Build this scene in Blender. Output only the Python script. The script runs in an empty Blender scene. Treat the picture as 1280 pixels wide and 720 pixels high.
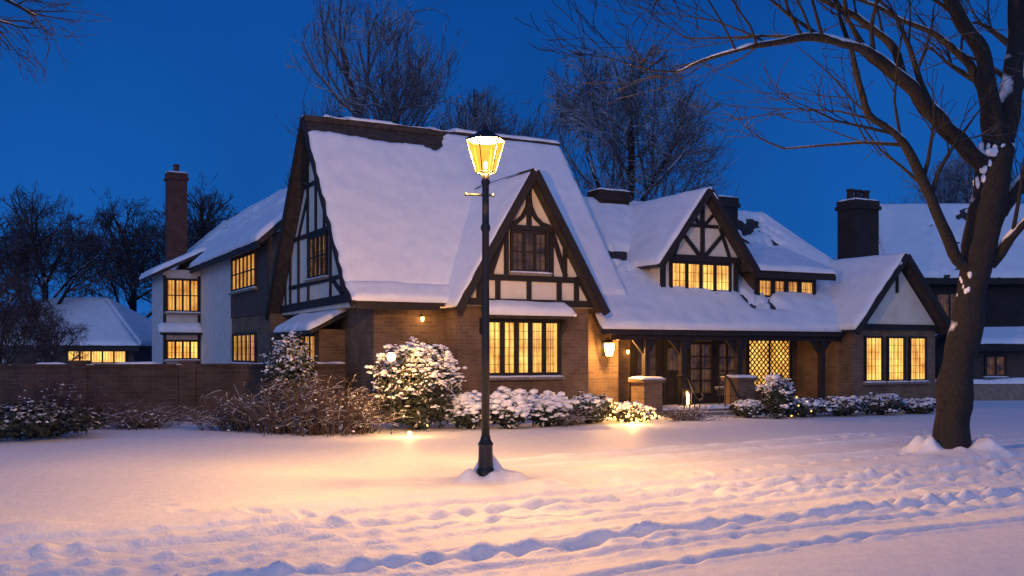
import bpy, bmesh, math, random
import numpy as np
from mathutils import Vector, noise, Matrix
R = math.radians
scene = bpy.context.scene
col = scene.collection
F = 1244.0; EYE = 1.6; HZ = 440.0
def P(px, py, D): return Vector(((px-640)/F*D, D, EYE+(HZ-py)/F*D))
def PX(px, D): return (px-640)/F*D
# ---------------------------------------------------------------- materials
def newmat(name):
    m = bpy.data.materials.new(name); m.use_nodes = True
    nt = m.node_tree; b = nt.nodes['Principled BSDF']
    return m, nt, b
def N(nt, t, **k):
    n = nt.nodes.new(t)
    for a, v in k.items(): setattr(n, a, v)
    return n
def ramp(nt, src, stops):
    r = N(nt, 'ShaderNodeValToRGB'); e = r.color_ramp.elements
    while len(e) < len(stops): e.new(0.5)
    for i, (p, c) in enumerate(stops):
        e[i].position = p; e[i].color = (*c, 1) if len(c) == 3 else c
    nt.links.new(src, r.inputs[0]); return r.outputs[0]
def noise_tex(nt, scale, detail=4, coord='Object', rough=.55):
    tc = N(nt, 'ShaderNodeTexCoord'); n = N(nt, 'ShaderNodeTexNoise')
    n.inputs['Scale'].default_value = scale; n.inputs['Detail'].default_value = detail
    n.inputs['Roughness'].default_value = rough
    nt.links.new(tc.outputs[coord], n.inputs['Vector']); return n.outputs['Fac']
def bump(nt, b, src, strength, dist):
    bp = N(nt, 'ShaderNodeBump'); bp.inputs['Strength'].default_value = strength; bp.inputs['Distance'].default_value = dist
    nt.links.new(src, bp.inputs['Height']); nt.links.new(bp.outputs[0], b.inputs['Normal'])
def mat_noise(name, c1, c2, scale=4, rough=.8, bs=.3, bd=.02, detail=5):
    m, nt, b = newmat(name)
    f = noise_tex(nt, scale, detail)
    nt.links.new(ramp(nt, f, [(.3, c1), (.7, c2)]), b.inputs['Base Color'])
    b.inputs['Roughness'].default_value = rough
    if bs: bump(nt, b, f, bs, bd)
    return m
def mat_snow(name, s1=9, s2=45, d=.03, st=.55):
    m, nt, b = newmat(name)
    f = noise_tex(nt, s1, 6, rough=.65); g = noise_tex(nt, s2, 4)
    ad = N(nt, 'ShaderNodeMath', operation='MULTIPLY_ADD'); nt.links.new(g, ad.inputs[0]); ad.inputs[1].default_value = .35; nt.links.new(f, ad.inputs[2])
    nt.links.new(ramp(nt, f, [(.3, (.75, .79, .85)), (.7, (.88, .89, .91))]), b.inputs['Base Color'])
    b.inputs['Roughness'].default_value = .55
    b.inputs['Specular IOR Level'].default_value = .3
    bump(nt, b, ad.outputs[0], st, d)
    return m
def mat_brick(name, c1, c2, mortar, bw=.24, rh=.08, ms=.009):
    m, nt, b = newmat(name)
    tc = N(nt, 'ShaderNodeTexCoord'); br = N(nt, 'ShaderNodeTexBrick')
    nt.links.new(tc.outputs['UV'], br.inputs['Vector'])
    br.inputs['Scale'].default_value = 1; br.inputs['Brick Width'].default_value = bw; br.inputs['Row Height'].default_value = rh
    br.inputs['Mortar Size'].default_value = ms; br.inputs['Bias'].default_value = -.1
    br.inputs['Color1'].default_value = (*c1, 1); br.inputs['Color2'].default_value = (*c2, 1); br.inputs['Mortar'].default_value = (*mortar, 1)
    f = noise_tex(nt, 1.7, 6)
    mx = N(nt, 'ShaderNodeMix', data_type='RGBA', blend_type='MULTIPLY'); mx.inputs[0].default_value = 1
    nt.links.new(br.outputs['Color'], mx.inputs[6]); nt.links.new(ramp(nt, f, [(.3, (.55, .52, .5)), (.65, (1, 1, 1))]), mx.inputs[7])
    nt.links.new(mx.outputs[2], b.inputs['Base Color']); b.inputs['Roughness'].default_value = .9
    bump(nt, b, br.outputs['Fac'], -.6, .012)
    return m
def mat_snowtop(name, c1, c2, lo=.15, hi=.55, scale=6, snow=(.8, .83, .9), patch=0.0, ps=2.3):
    m, nt, b = newmat(name)
    f = noise_tex(nt, scale, 5)
    base = ramp(nt, f, [(.3, c1), (.7, c2)])
    ge = N(nt, 'ShaderNodeNewGeometry'); sx = N(nt, 'ShaderNodeSeparateXYZ'); nt.links.new(ge.outputs['Normal'], sx.inputs[0])
    h = noise_tex(nt, ps, 4)
    sub = N(nt, 'ShaderNodeMath', operation='MULTIPLY_ADD'); nt.links.new(h, sub.inputs[0]); sub.inputs[1].default_value = patch; nt.links.new(sx.outputs[2], sub.inputs[2])
    mr = N(nt, 'ShaderNodeMapRange'); mr.inputs[1].default_value = lo+patch*.5; mr.inputs[2].default_value = hi+patch*.5
    nt.links.new(sub.outputs[0], mr.inputs[0])
    mx = N(nt, 'ShaderNodeMix', data_type='RGBA'); nt.links.new(mr.outputs[0], mx.inputs[0]); nt.links.new(base, mx.inputs[6]); mx.inputs[7].default_value = (*snow, 1)
    nt.links.new(mx.outputs[2], b.inputs['Base Color']); b.inputs['Roughness'].default_value = .85
    bump(nt, b, f, .7, .04)
    return m
def mat_pane(name, strength, c1=(1, .38, .05), c2=(1, .60, .13), scale=1.6, dark=.55):
    m, nt, b = newmat(name)
    f = noise_tex(nt, scale, 3)
    tc = N(nt, 'ShaderNodeTexCoord'); w = N(nt, 'ShaderNodeTexWave'); w.bands_direction = 'X'
    w.inputs['Scale'].default_value = 2.4; w.inputs['Distortion'].default_value = 1.5; w.inputs['Detail'].default_value = 2
    nt.links.new(tc.outputs['UV'], w.inputs['Vector'])
    b.inputs['Base Color'].default_value = (.02, .02, .03, 1); b.inputs['Roughness'].default_value = .12
    nt.links.new(ramp(nt, f, [(.3, c1), (.68, c2)]), b.inputs['Emission Color'])
    mr = N(nt, 'ShaderNodeMapRange'); nt.links.new(w.outputs['Fac'], mr.inputs[0]); mr.inputs[3].default_value = .6; mr.inputs[4].default_value = 1.2
    mr2 = N(nt, 'ShaderNodeMapRange'); nt.links.new(f, mr2.inputs[0]); mr2.inputs[1].default_value = .32; mr2.inputs[2].default_value = .6; mr2.inputs[3].default_value = dark*strength; mr2.inputs[4].default_value = strength
    mu = N(nt, 'ShaderNodeMath', operation='MULTIPLY'); nt.links.new(mr.outputs[0], mu.inputs[0]); nt.links.new(mr2.outputs[0], mu.inputs[1])
    nt.links.new(mu.outputs[0], b.inputs['Emission Strength'])
    return m
def mat_emit(name, c, s):
    m, nt, b = newmat(name); b.inputs['Base Color'].default_value = (*c, 1)
    b.inputs['Emission Color'].default_value = (*c, 1); b.inputs['Emission Strength'].default_value = s; return m
M = {}
M['snow'] = mat_snow('snow_ground', 6, 26, .035, .6)
M['roofsnow'] = mat_snow('snow_roof', 3, 16, .03, .4)
M['brick'] = mat_brick('brick', (.215, .135, .078), (.135, .084, .05), (.20, .155, .11))
M['brick_red'] = mat_brick('brick_red', (.17, .055, .033), (.105, .034, .023), (.10, .07, .055))
M['brick_dark'] = mat_brick('brick_dark', (.04, .025, .022), (.026, .018, .017), (.032, .028, .026))
M['brick_garden'] = mat_brick('brick_garden', (.088, .055, .042), (.048, .032, .027), (.085, .07, .06), .26, .09, .01)
M['plaster'] = mat_noise('plaster', (.68, .60, .46), (.80, .73, .59), 2.5, .9, .25, .01)
M['stucco'] = mat_noise('stucco', (.54, .49, .44), (.68, .63, .58), 3, .9, .25, .01)
M['timber'] = mat_noise('timber', (.010, .007, .006), (.024, .016, .012), 9, .7, .3, .01)
M['board'] = mat_noise('board', (.05, .034, .026), (.085, .058, .043), 5, .8, .3, .01)
M['shingle'] = mat_snowtop('shingle', (.018, .015, .014), (.06, .047, .04), .93, 1.2, 8, patch=.25)
M['stone'] = mat_snowtop('stone', (.16, .13, .10), (.28, .23, .18), .8, .95, 7)
M['iron'] = mat_noise('iron', (.008, .008, .009), (.015, .014, .014), 12, .45, .2, .004)
M['bark'] = mat_snowtop('bark', (.006, .0055, .005), (.022, .018, .016), .42, .6, 16, patch=2.0, ps=1.6)
M['twig'] = mat_snowtop('twig', (.010, .009, .0085), (.022, .018, .017), .65, .95, 14, patch=.8, snow=(.5, .53, .62))
M['frost'] = mat_snowtop('frosted_twig', (.055, .050, .058), (.12, .108, .12), .1, .75, 9, patch=.5, snow=(.66, .68, .76))
M['darktwig'] = mat_snowtop('dark_twig', (.045, .029, .031), (.08, .052, .052), .7, 1.2, 9)
M['drytwig'] = mat_snowtop('dry_twig', (.05, .033, .025), (.10, .066, .047), .55, .95, 9, patch=.6)
M['leaf'] = mat_snowtop('leaf', (.012, .020, .012), (.034, .042, .022), .45, .75, 5, patch=.8)
M['ever'] = mat_snowtop('evergreen', (.010, .018, .014), (.022, .032, .022), .75, 1.05, 5, patch=.8)
M['pane'] = mat_pane('pane_bright', 1.55)
M['pane_mid'] = mat_pane('pane_mid', .85, (1, .34, .045), (1, .52, .11))
M['pane_low'] = mat_pane('pane_low', .22, (1, .36, .08), (1, .5, .13), 2.5, .2)
M['pane_dim'] = mat_pane('pane_dim', .09, (.9, .3, .07), (1, .46, .12), 3, .1)
M['string'] = mat_emit('string_light', (1, .5, .12), 9)
M['bulb'] = mat_emit('bulb', (1, .72, .35), 40)
M['orb'] = mat_emit('orb', (1, .52, .14), 14)
def mat_glass():
    m, nt, b = newmat('lamp_glass')
    out = nt.nodes['Material Output']; tr = N(nt, 'ShaderNodeBsdfTransparent'); em = N(nt, 'ShaderNodeEmission')
    f = noise_tex(nt, 7, 3); tr.inputs[0].default_value = (1, .80, .45, 1)
    nt.links.new(ramp(nt, f, [(.35, (1, .30, .025)), (.65, (1, .43, .06))]), em.inputs[0]); em.inputs[1].default_value = 2.3
    mx = N(nt, 'ShaderNodeMixShader'); mx.inputs[0].default_value = .6
    nt.links.new(tr.outputs[0], mx.inputs[1]); nt.links.new(em.outputs[0], mx.inputs[2]); nt.links.new(mx.outputs[0], out.inputs[0]); return m
M['glass'] = mat_glass()
# ---------------------------------------------------------------- mesh builder
class MB:
    def __init__(s): s.v = []; s.f = []
    def add(s, vs, fs):
        o = len(s.v); s.v += [tuple(v) for v in vs]; s.f += [tuple(i+o for i in f) for f in fs]
    def box(s, x0, y0, z0, x1, y1, z1):
        s.add([(x0,y0,z0),(x1,y0,z0),(x1,y1,z0),(x0,y1,z0),(x0,y0,z1),(x1,y0,z1),(x1,y1,z1),(x0,y1,z1)],
              [(0,3,2,1),(4,5,6,7),(0,1,5,4),(1,2,6,5),(2,3,7,6),(3,0,4,7)])
    def obox(s, o, a, b, c):
        o, a, b, c = Vector(o), Vector(a), Vector(b), Vector(c)
        if a.cross(b).dot(c) < 0: a, b = b, a
        s.add([o, o+a, o+a+b, o+b, o+c, o+a+c, o+a+b+c, o+b+c], [(0,3,2,1),(4,5,6,7),(0,1,5,4),(1,2,6,5),(2,3,7,6),(3,0,4,7)])
    def bar(s, p0, p1, w, out, depth):
        p0, p1, out = Vector(p0), Vector(p1), Vector(out).normalized()
        d = p1-p0; side = d.cross(out).normalized()*w
        s.obox(p0-side/2-out*.02, d, side, out*(depth+.02))
    def prism(s, poly, ext):
        ext = Vector(ext); n = len(poly); pv = [Vector(p) for p in poly]
        nn = (pv[1]-pv[0]).cross(pv[2]-pv[0])
        if nn.dot(ext) > 0: pv = pv[::-1]
        s.add(pv+[p+ext for p in pv], [tuple(range(n)), tuple(range(2*n-1, n-1, -1))]+[(i, i+n, (i+1) % n+n, (i+1) % n) for i in range(n)])
    def tube(s, pts, rads, n=6, cap=True):
        pts = [Vector(p) for p in pts]; k = len(pts); vs = []; 
        d0 = (pts[1]-pts[0]).normalized(); ref = Vector((0,0,1)) if abs(d0.z) < .8 else Vector((1,0,0))
        x = d0.cross(ref).normalized()
        for i in range(k):
            d = (pts[min(i+1,k-1)]-pts[max(i-1,0)])
            d = d.normalized() if d.length > 1e-9 else d0
            x = (x-d*x.dot(d)).normalized(); y = d.cross(x)
            for j in range(n):
                a = 2*math.pi*j/n; vs.append(pts[i]+(x*math.cos(a)+y*math.sin(a))*rads[i])
        fs = [(i*n+j, i*n+(j+1) % n, (i+1)*n+(j+1) % n, (i+1)*n+j) for i in range(k-1) for j in range(n)]
        if cap: fs += [tuple(range(n-1,-1,-1)), tuple((k-1)*n+j for j in range(n))]
        s.add(vs, fs)
    def lathe(s, prof, c=(0,0,0), n=16, rot=0):
        vs = []
        for r, z in prof:
            for j in range(n):
                a = 2*math.pi*j/n+rot; vs.append((c[0]+r*math.cos(a), c[1]+r*math.sin(a), c[2]+z))
        k = len(prof)
        s.add(vs, [(i*n+j, i*n+(j+1) % n, (i+1)*n+(j+1) % n, (i+1)*n+j) for i in range(k-1) for j in range(n)]+[tuple(range(n-1,-1,-1)), tuple((k-1)*n+j for j in range(n))])
    def slab(s, q, th):
        q = [Vector(p) for p in q]; nrm = (q[1]-q[0]).cross(q[2]-q[0]).normalized()
        if nrm.z < 0: nrm = -nrm
        s.prism(q, -nrm*th)
    def snowquad(s, a, b, c, d, T=.12, cell=.16, bare=None, rough=1.0, seed=0, lift=.004):
        a, b, c, d = [Vector(p) for p in (a,b,c,d)]
        nrm = (b-a).cross(c-a).normalized() if (c-b).length > .01 else (b-a).cross(d-a).normalized()
        if nrm.z < 0: nrm = -nrm
        nu = max(4, int(max((b-a).length, (c-d).length)/cell)); nv = max(4, int(max((d-a).length, (c-b).length)/cell))
        base = []; top = []
        for j in range(nv+1):
            v = j/nv
            for i in range(nu+1):
                u = i/nu; p = (a*(1-u)+b*u)*(1-v)+(d*(1-u)+c*u)*v
                wl = max(.05, ((b-a).length*(1-v)+(c-d).length*v)); hl = max(.05, (d-a).length*(1-u)+(c-b).length*u)
                e = min(u*wl, (1-u)*wl, v*hl, (1-v)*hl)
                k = 1-(1-min(1, e/.14))**2
                q = p*1.0+Vector((seed, 0, 0))
                t = T*(.25+.75*k)*(1+rough*(.38*noise.noise(q*.7)+.2*noise.noise(q*2.5)))
                if bare:
                    m = bare(u, v, p); t = t*(1-m)-.03*m
                pj = p + (Vector((noise.noise(q*3), noise.noise(q*3+Vector((9,9,9))), 0))*.05 if e < .01 else Vector((0,0,0)))
                base.append(pj-nrm*.01); top.append(pj+nrm*(t+lift))
        W = nu+1; o = len(base)
        fs = [(o+j*W+i, o+j*W+i+1, o+(j+1)*W+i+1, o+(j+1)*W+i) for j in range(nv) for i in range(nu)]
        flip = (b-a).cross(d-a).dot(nrm) < 0 if (d-a).length > .01 else (b-a).cross(c-a).dot(nrm) < 0
        if flip: fs = [f[::-1] for f in fs]
        bd = [(i, i+1) for i in range(nu)]+[(j*W+nu, (j+1)*W+nu) for j in range(nv)]+[(nv*W+i+1, nv*W+i) for i in range(nu)]+[((j+1)*W, j*W) for j in range(nv)]
        sk = [(x, y, o+y, o+x) for x, y in bd]
        if flip: sk = [f[::-1] for f in sk]
        s.add(base+top, fs+sk)
    def build(s, name, mat, parent=None, smooth=False, loc=None):
        me = bpy.data.meshes.new(name); me.from_pydata(s.v, [], s.f); me.update()
        co = np.array(s.v, dtype=float)
        nl = len(me.loops); li = np.empty(nl, int); me.loops.foreach_get('vertex_index', li)
        npoly = len(me.polygons); nr = np.empty(npoly*3); me.polygons.foreach_get('normal', nr); nr = np.abs(nr.reshape(-1,3))
        lt = np.empty(npoly, int); me.polygons.foreach_get('loop_total', lt)
        ax = np.repeat(nr.argmax(1), lt); c = co[li]
        uv = np.where((ax == 0)[:,None], c[:,[1,2]], np.where((ax == 1)[:,None], c[:,[0,2]], c[:,[0,1]]))
        me.uv_layers.new(name='UVMap').data.foreach_set('uv', uv.ravel())
        if smooth: me.polygons.foreach_set('use_smooth', [True]*npoly)
        me.materials.append(M[mat])
        o = bpy.data.objects.new(name, me); col.objects.link(o)
        if parent: o.parent = parent
        if loc: o.location = loc
        return o
def tag(o, label=None, cat=None, group=None, kind=None):
    if label: o['label'] = label
    if cat: o['category'] = cat
    if group: o['group'] = group
    if kind: o['kind'] = kind
    return o
def empty(name, loc=(0,0,0), rz=0, label=None, cat=None, group=None):
    o = bpy.data.objects.new(name, None); o.location = loc; o.rotation_euler = (0,0,rz); o.empty_display_size = .2
    col.objects.link(o); return tag(o, label, cat, group)
def light(name, loc, W, c, rad, parent=None):
    l = bpy.data.lights.new(name, 'POINT'); l.energy = W; l.color = c; l.shadow_soft_size = rad
    o = bpy.data.objects.new(name, l); o.location = loc; col.objects.link(o)
    if parent: o.parent = parent
    return o
WARM = (1, .48, .13)
# ---------------------------------------------------------------- camera, world, view
cam = bpy.data.cameras.new('camera'); cam.lens = 35; cam.sensor_width = 36; cam.shift_y = .0625; cam.clip_end = 3000
co = bpy.data.objects.new('camera', cam); co.location = (0,0,EYE); co.rotation_euler = (R(90),0,0); col.objects.link(co); scene.camera = co
scene.view_settings.view_transform = 'Standard'; scene.view_settings.look = 'None'; scene.view_settings.exposure = 0
wd = bpy.data.worlds.new('World'); scene.world = wd; wd.use_nodes = True
nt = wd.node_tree; bg = nt.nodes['Background']
tc = N(nt, 'ShaderNodeTexCoord'); sx = N(nt, 'ShaderNodeSeparateXYZ'); nt.links.new(tc.outputs['Generated'], sx.inputs[0])
front = ramp(nt, sx.outputs[2], [(0, (.012, .12, .46)), (.12, (.007, .098, .41)), (.35, (.003, .060, .30)), (.8, (.002, .034, .19))])
nz = N(nt, 'ShaderNodeTexNoise'); nz.inputs['Scale'].default_value = 2.2; nz.inputs['Detail'].default_value = 4; nt.links.new(tc.outputs['Generated'], nz.inputs['Vector'])
cl = ramp(nt, nz.outputs['Fac'], [(.35, (.84, .84, .84)), (.7, (1.22, 1.18, 1.14))])
mu = N(nt, 'ShaderNodeMix', data_type='RGBA', blend_type='MULTIPLY'); mu.inputs[0].default_value = 1; nt.links.new(front, mu.inputs[6]); nt.links.new(cl, mu.inputs[7])
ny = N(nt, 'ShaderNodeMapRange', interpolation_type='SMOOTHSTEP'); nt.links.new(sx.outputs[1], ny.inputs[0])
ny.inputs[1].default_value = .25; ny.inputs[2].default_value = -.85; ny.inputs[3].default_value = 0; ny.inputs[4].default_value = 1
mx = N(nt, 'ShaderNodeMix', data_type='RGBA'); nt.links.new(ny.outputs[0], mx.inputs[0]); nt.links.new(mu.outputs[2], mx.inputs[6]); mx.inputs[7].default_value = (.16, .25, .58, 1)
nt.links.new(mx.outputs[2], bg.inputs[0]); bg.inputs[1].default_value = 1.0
sun = bpy.data.lights.new('afterglow', 'SUN'); sun.energy = .42; sun.angle = R(50); sun.color = (.52, .63, 1)
so = bpy.data.objects.new('afterglow', sun); so.rotation_euler = (R(76), 0, R(-14)); col.objects.link(so)
# ---------------------------------------------------------------- ground
rs = np.random.RandomState(4); TAB = rs.rand(256, 256)
def vn(x, y):
    xi = np.floor(x).astype(int); yi = np.floor(y).astype(int); fx = x-xi; fy = y-yi
    fx = fx*fx*(3-2*fx); fy = fy*fy*(3-2*fy)
    a = TAB[xi % 256, yi % 256]; b = TAB[(xi+1) % 256, yi % 256]; c = TAB[xi % 256, (yi+1) % 256]; d = TAB[(xi+1) % 256, (yi+1) % 256]
    return (a*(1-fx)+b*fx)*(1-fy)+(c*(1-fx)+d*fx)*fy-.5
def axis(segs, far):
    a = []
    for (s, e, st) in segs:
        a += list(np.arange(s, e, st))
    a.append(segs[-1][1]); st = .4; hi = a[-1]; lo = a[0]; up = []; dn = []
    while hi < far: st *= 1.35; hi += st; up.append(hi)
    st = .4
    while lo > -far: st *= 1.35; lo -= st; dn.append(lo)
    return np.array(dn[::-1]+a+up)
xs = axis([(-26,-13,.25),(-13,-7,.1),(-7,8.5,.04),(8.5,15,.08),(15,28,.25)], 900)
ys = axis([(4,6.2,.1),(6.2,12.5,.032),(12.5,19,.055),(19,27,.12),(27,40,.3)], 900)
X, Y = np.meshgrid(xs, ys)
c28, s28 = math.cos(R(28)), math.sin(R(28))
ca, sa = math.cos(R(29)), math.sin(R(29))
Wc = -sa*X+ca*Y; Uc = ca*X+sa*Y
near = np.exp(-np.maximum(0, np.hypot(X, Y-16)-26)/12)
H = (.08*vn(X/3.1+7, Y/3.1)+.03*vn(X/1.3, Y/1.3+3)+.006*vn(X/.45, Y/.45))*near
mea = .22*vn(Uc/10, Wc*0+2)+.04*vn(Uc/4, Wc*0+9)
Wm = Wc+mea
band = np.clip((Wm-5.9)/.6, 0, 1)*np.clip((9.85-Wm)/.4, 0, 1)
rough = np.clip(vn(Uc/1.3, Wm/.35)+.15, 0, 1)
H += band*(-.03+.016*vn(Uc/2.2, Wm/.14)+.012*vn(Uc/.8+5, Wm/.3)+.07*rough*vn(Uc/.13, Wm/.09)+.014*vn(Uc/.08, Wm/.07))
for w0, dp, wd_, ph in [(6.05,.05,.09,1),(6.75,.045,.08,1),(7.2,.08,.11,2),(7.46,.04,.05,2),(8.0,.045,.09,3),(8.45,.06,.09,3),(9.0,.09,.12,4),(9.32,.05,.06,4),(9.65,.04,.07,4)]:
    m = np.clip(1+.5*vn(Uc/2.4+w0*9, Wm*0+ph), .4, 1.4); dd = Wm-w0-.08*vn(Uc/4, Wm*0+ph*3)-.012*vn(Uc/.3, Wm*0+w0*7)
    H -= dp*m*np.exp(-(dd/wd_)**4); H += .6*dp*m*np.exp(-((np.abs(dd)-wd_*1.6)/(wd_*.5))**2)*np.clip(.7+1.7*(vn(Uc/.15, Wm*0+w0*11)), 0, 2)
H += .07*np.exp(-((Wm-10.1)/.26)**2)*(.8+1.2*vn(Uc/.6, Wm*0+33))
for w0, dp, wd_ in [(10.7,.05,.09),(11.15,.055,.09),(12.3,.055,.10),(13.2,.055,.10)]:
    fade = np.clip((Uc-6.2)/1.5, 0, 1); dd = Wc-w0-.12*vn(Uc/3, Wc*0+w0); H -= fade*dp*np.exp(-(dd/wd_)**4); H += fade*.8*dp*np.exp(-((np.abs(dd)-wd_*1.6)/(wd_*.5))**2)*(.8+.9*vn(Uc/.3, Wc*0+w0*5))
def blob(cx, cy, r, h, sharp=2.0, asp=1.0):
    global H
    d = np.hypot((X-cx)/asp, Y-cy)/r; H = H + h*np.exp(-d**sharp)*(1+.9*vn(X/.13, Y/.13)+.8*vn(X/.35, Y/.35))
lx, ly = PX(607, 12.44), 12.44
blob(lx+.02, ly, .34, .07, 3, 1.3); blob(lx+.36, ly-.12, .2, .10, 3); blob(lx-.22, ly-.2, .13, .07, 3); blob(lx+.03, ly+.12, .16, .15, 3); blob(lx+.12, ly-.16, .1, .05, 3)
tx, ty = PX(1193, 16), 16
blob(tx, ty, .7, .10, 3); blob(tx-.5, ty-.1, .26, .14, 3); blob(tx+.4, ty-.3, .25, .1, 3)
rng = random.Random(5)
def dent(cx, cy, ang, L=.17, Wd=.075, dep=.075):
    global H
    i0, i1 = np.searchsorted(xs, [cx-.5, cx+.5]); j0, j1 = np.searchsorted(ys, [cy-.5, cy+.5])
    x = X[j0:j1,i0:i1]-cx; y = Y[j0:j1,i0:i1]-cy
    u = (x*math.cos(ang)+y*math.sin(ang))/L; v = (-x*math.sin(ang)+y*math.cos(ang))/Wd
    r = np.sqrt(u*u+v*v)
    H[j0:j1,i0:i1] += -dep*np.exp(-r**3)+dep*.4*np.exp(-((r-1.35)/.35)**2)
def trail(pts, step=.33, side=.11, k0=1.0):
    w = [P(px, py, EYE*F/(py-HZ)) for px, py in pts]
    k = 0
    for a, b in zip(w, w[1:]):
        d = (b-a); n = max(1, int(d.length/step)); ang = math.atan2(d.y, d.x)
        for i in range(n):
            p = a+d*(i/n); k += 1; sgn = 1 if k % 2 else -1
            dent(p.x-math.sin(ang)*side*sgn+rng.uniform(-.04,.04), p.y+math.cos(ang)*side*sgn+rng.uniform(-.04,.04), ang+rng.uniform(-.3,.3), rng.uniform(.12,.15), rng.uniform(.05,.07), rng.uniform(.035,.07)*k0)
trail([(655,612),(760,604),(900,594),(1040,578),(1150,568)]); trail([(195,632),(330,640),(470,650),(590,640)], .36, .1, .7)
trail([(930,560),(1090,548),(1270,545)])
H *= np.clip(1-(np.hypot(X, Y)-60)/60, 0, 1)
H = np.where((Y > 0), H, H*.5)
verts = np.stack([X, Y, H], -1).reshape(-1,3); nx, nyy = len(xs), len(ys)
idx = (np.arange(nyy-1)[:,None]*nx+np.arange(nx-1)[None,:]).ravel()
quads = np.stack([idx, idx+1, idx+nx+1, idx+nx], 1)
cen = verts[quads].mean(1); wq = -sa*cen[:,0]+ca*cen[:,1]
isroad = (wq > 3.6) & (wq < 10.15) & (np.abs(cen[:,0]) < 120)
def sheet(name, q):
    u, inv = np.unique(q, return_inverse=True); inv = inv.reshape(q.shape)
    me = bpy.data.meshes.new(name); me.from_pydata(verts[u].tolist(), [], inv.tolist()); me.update()
    me.polygons.foreach_set('use_smooth', [True]*len(me.polygons)); me.materials.append(M['snow'])
    o = bpy.data.objects.new(name, me); col.objects.link(o); o['kind'] = 'structure'; return o
sheet('ground', quads[~isroad]); sheet('road', quads[isroad])
# ---------------------------------------------------------------- the Tudor house (local: x along the front, y backwards)
house = empty('tudor_house', (PX(437,22), 22, 0), R(28), 'large brick and half timbered Tudor house with steep snow covered roofs and lit windows', 'house')
def tim(name, parent, segs, out, depth=.05):
    mb = MB()
    for k, (a, b, w) in enumerate(segs): mb.bar(a, b, w, out, depth+.0025*(k % 5))
    return mb.build(name, 'timber', parent)
def window(o, ax, out, w, h, cols, pane='pane', rows=0, fw=.06, lat=0, parent=house, sill=True, mull=None, diamond=False, bw=.010):
    o, ax, out = Vector(o), Vector(ax), Vector(out); up = Vector((0,0,1)); mb = MB(); mw = mull or fw*.9
    d = .07
    def bx(u0, v0, u1, v1, dd=d): mb.obox(o+ax*u0+up*v0-out*.01, ax*(u1-u0), up*(v1-v0), out*(dd+.01))
    bx(0,0,fw,h); bx(w-fw,0,w,h); bx(fw,0,w-fw,fw); bx(fw,h-fw,w-fw,h)
    cw = (w-2*fw)/cols
    for i in range(1, cols): bx(fw+cw*i-mw/2, fw, fw+cw*i+mw/2, h-fw, d-.008)
    for j in range(1, rows+1):
        z = fw+(h-2*fw)*j/(rows+1)
        bx(fw, z-.018, w-fw, z+.018, d-.015)
    fr = mb.build('window', 'timber', parent)
    pb = MB(); pb.obox(o+ax*fw*.5+up*fw*.5+out*.012, ax*(w-fw), up*(h-fw), out*.012); pb.build('pane', pane, fr)
    if diamond:
        lb = MB(); W_, H_ = w-2*fw, h-2*fw; st = .17
        for sg in (1, -1):
            c = -H_
            while c < W_+H_:
                v0, v1 = (max(0, -c), min(H_, W_-c)) if sg == 1 else (max(0, c-W_), min(H_, c))
                if v1-v0 > .03:
                    a = o+ax*(fw+c+sg*v0)+up*(fw+v0)+out*(.03+.002*sg); b = o+ax*(fw+c+sg*v1)+up*(fw+v1)+out*(.03+.002*sg)
                    lb.bar(a, b, .03, out, .008)
                c += st
        lb.build('lattice', 'timber', fr)
    if lat:
        lb = MB()
        for i in range(cols):
            x0 = fw+cw*i+mw/2; x1 = fw+cw*(i+1)-mw/2; 
            for q in range(1, lat): 
                xx = x0+(x1-x0)*q/lat; lb.obox(o+ax*(xx-bw/2)+up*fw+out*.025, ax*bw, up*(h-2*fw), out*.012)
            nr = max(2, int((h-2*fw)/.17))
            for q in range(1, nr):
                zz = fw+(h-2*fw)*q/nr; lb.obox(o+ax*x0+up*(zz-bw/2)+out*.027, ax*(x1-x0), up*bw, out*.012)
        lb.build('lattice', 'timber', fr)
    if sill:
        sb = MB(); sb.obox(o-ax*.06-up*.07-out*.01, ax*(w+.12), up*.066, out*.15); sb.build('sill', 'stone', fr)
        nb = MB(); a = o-ax*.05+out*.02; nb.snowquad(a, a+ax*(w+.1), a+ax*(w+.1)+out*.11, a+out*.11, .04, .1); nb.build('sill_snow', 'roofsnow', fr, True)
    return fr
FX, FN = (1,0,0), (0,-1,0)
SX, SN = (0,-1,0), (-1,0,0)
GX = .3
mb = MB(); mb.box(.6,.1,-.3,7.2,6.8,2.98); mb.build('brick_wall', 'brick', house)
gy = 3.45
mb = MB(); mb.prism([(GX,.1,2.9),(GX,.1,3.0),(GX,gy,7.4),(GX,6.85,2.8),(GX,6.85,2.72)], (.25,0,0)); mb.box(GX+.02,.11,2.64,.7,6.84,2.88)
mb.prism([(7.0,.15,2.8),(7.0,6.8,2.8),(7.0,gy,7.38)], (.15,0,0)); gw = mb.build('gable_wall', 'plaster', house)
def gz(y): return 7.36-abs(y-gy)*1.33
S = [((GX,.05,2.86),(GX,6.85,2.80),.2), ((GX,1.35,4.62),(GX,5.55,4.62),.11), ((GX,2.45,5.9),(GX,4.45,5.9),.1), ((GX,.9,3.38),(GX,5.9,3.35),.1)]
for y in (1.4, 2.25, 4.1, 5.0, 5.8): S.append(((GX,y,2.9),(GX,y,min(4.6, gz(y)-.05)),.11))
for y in (.75, 6.3): S.append(((GX,y,2.9),(GX,y,gz(y)),.1))
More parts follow.
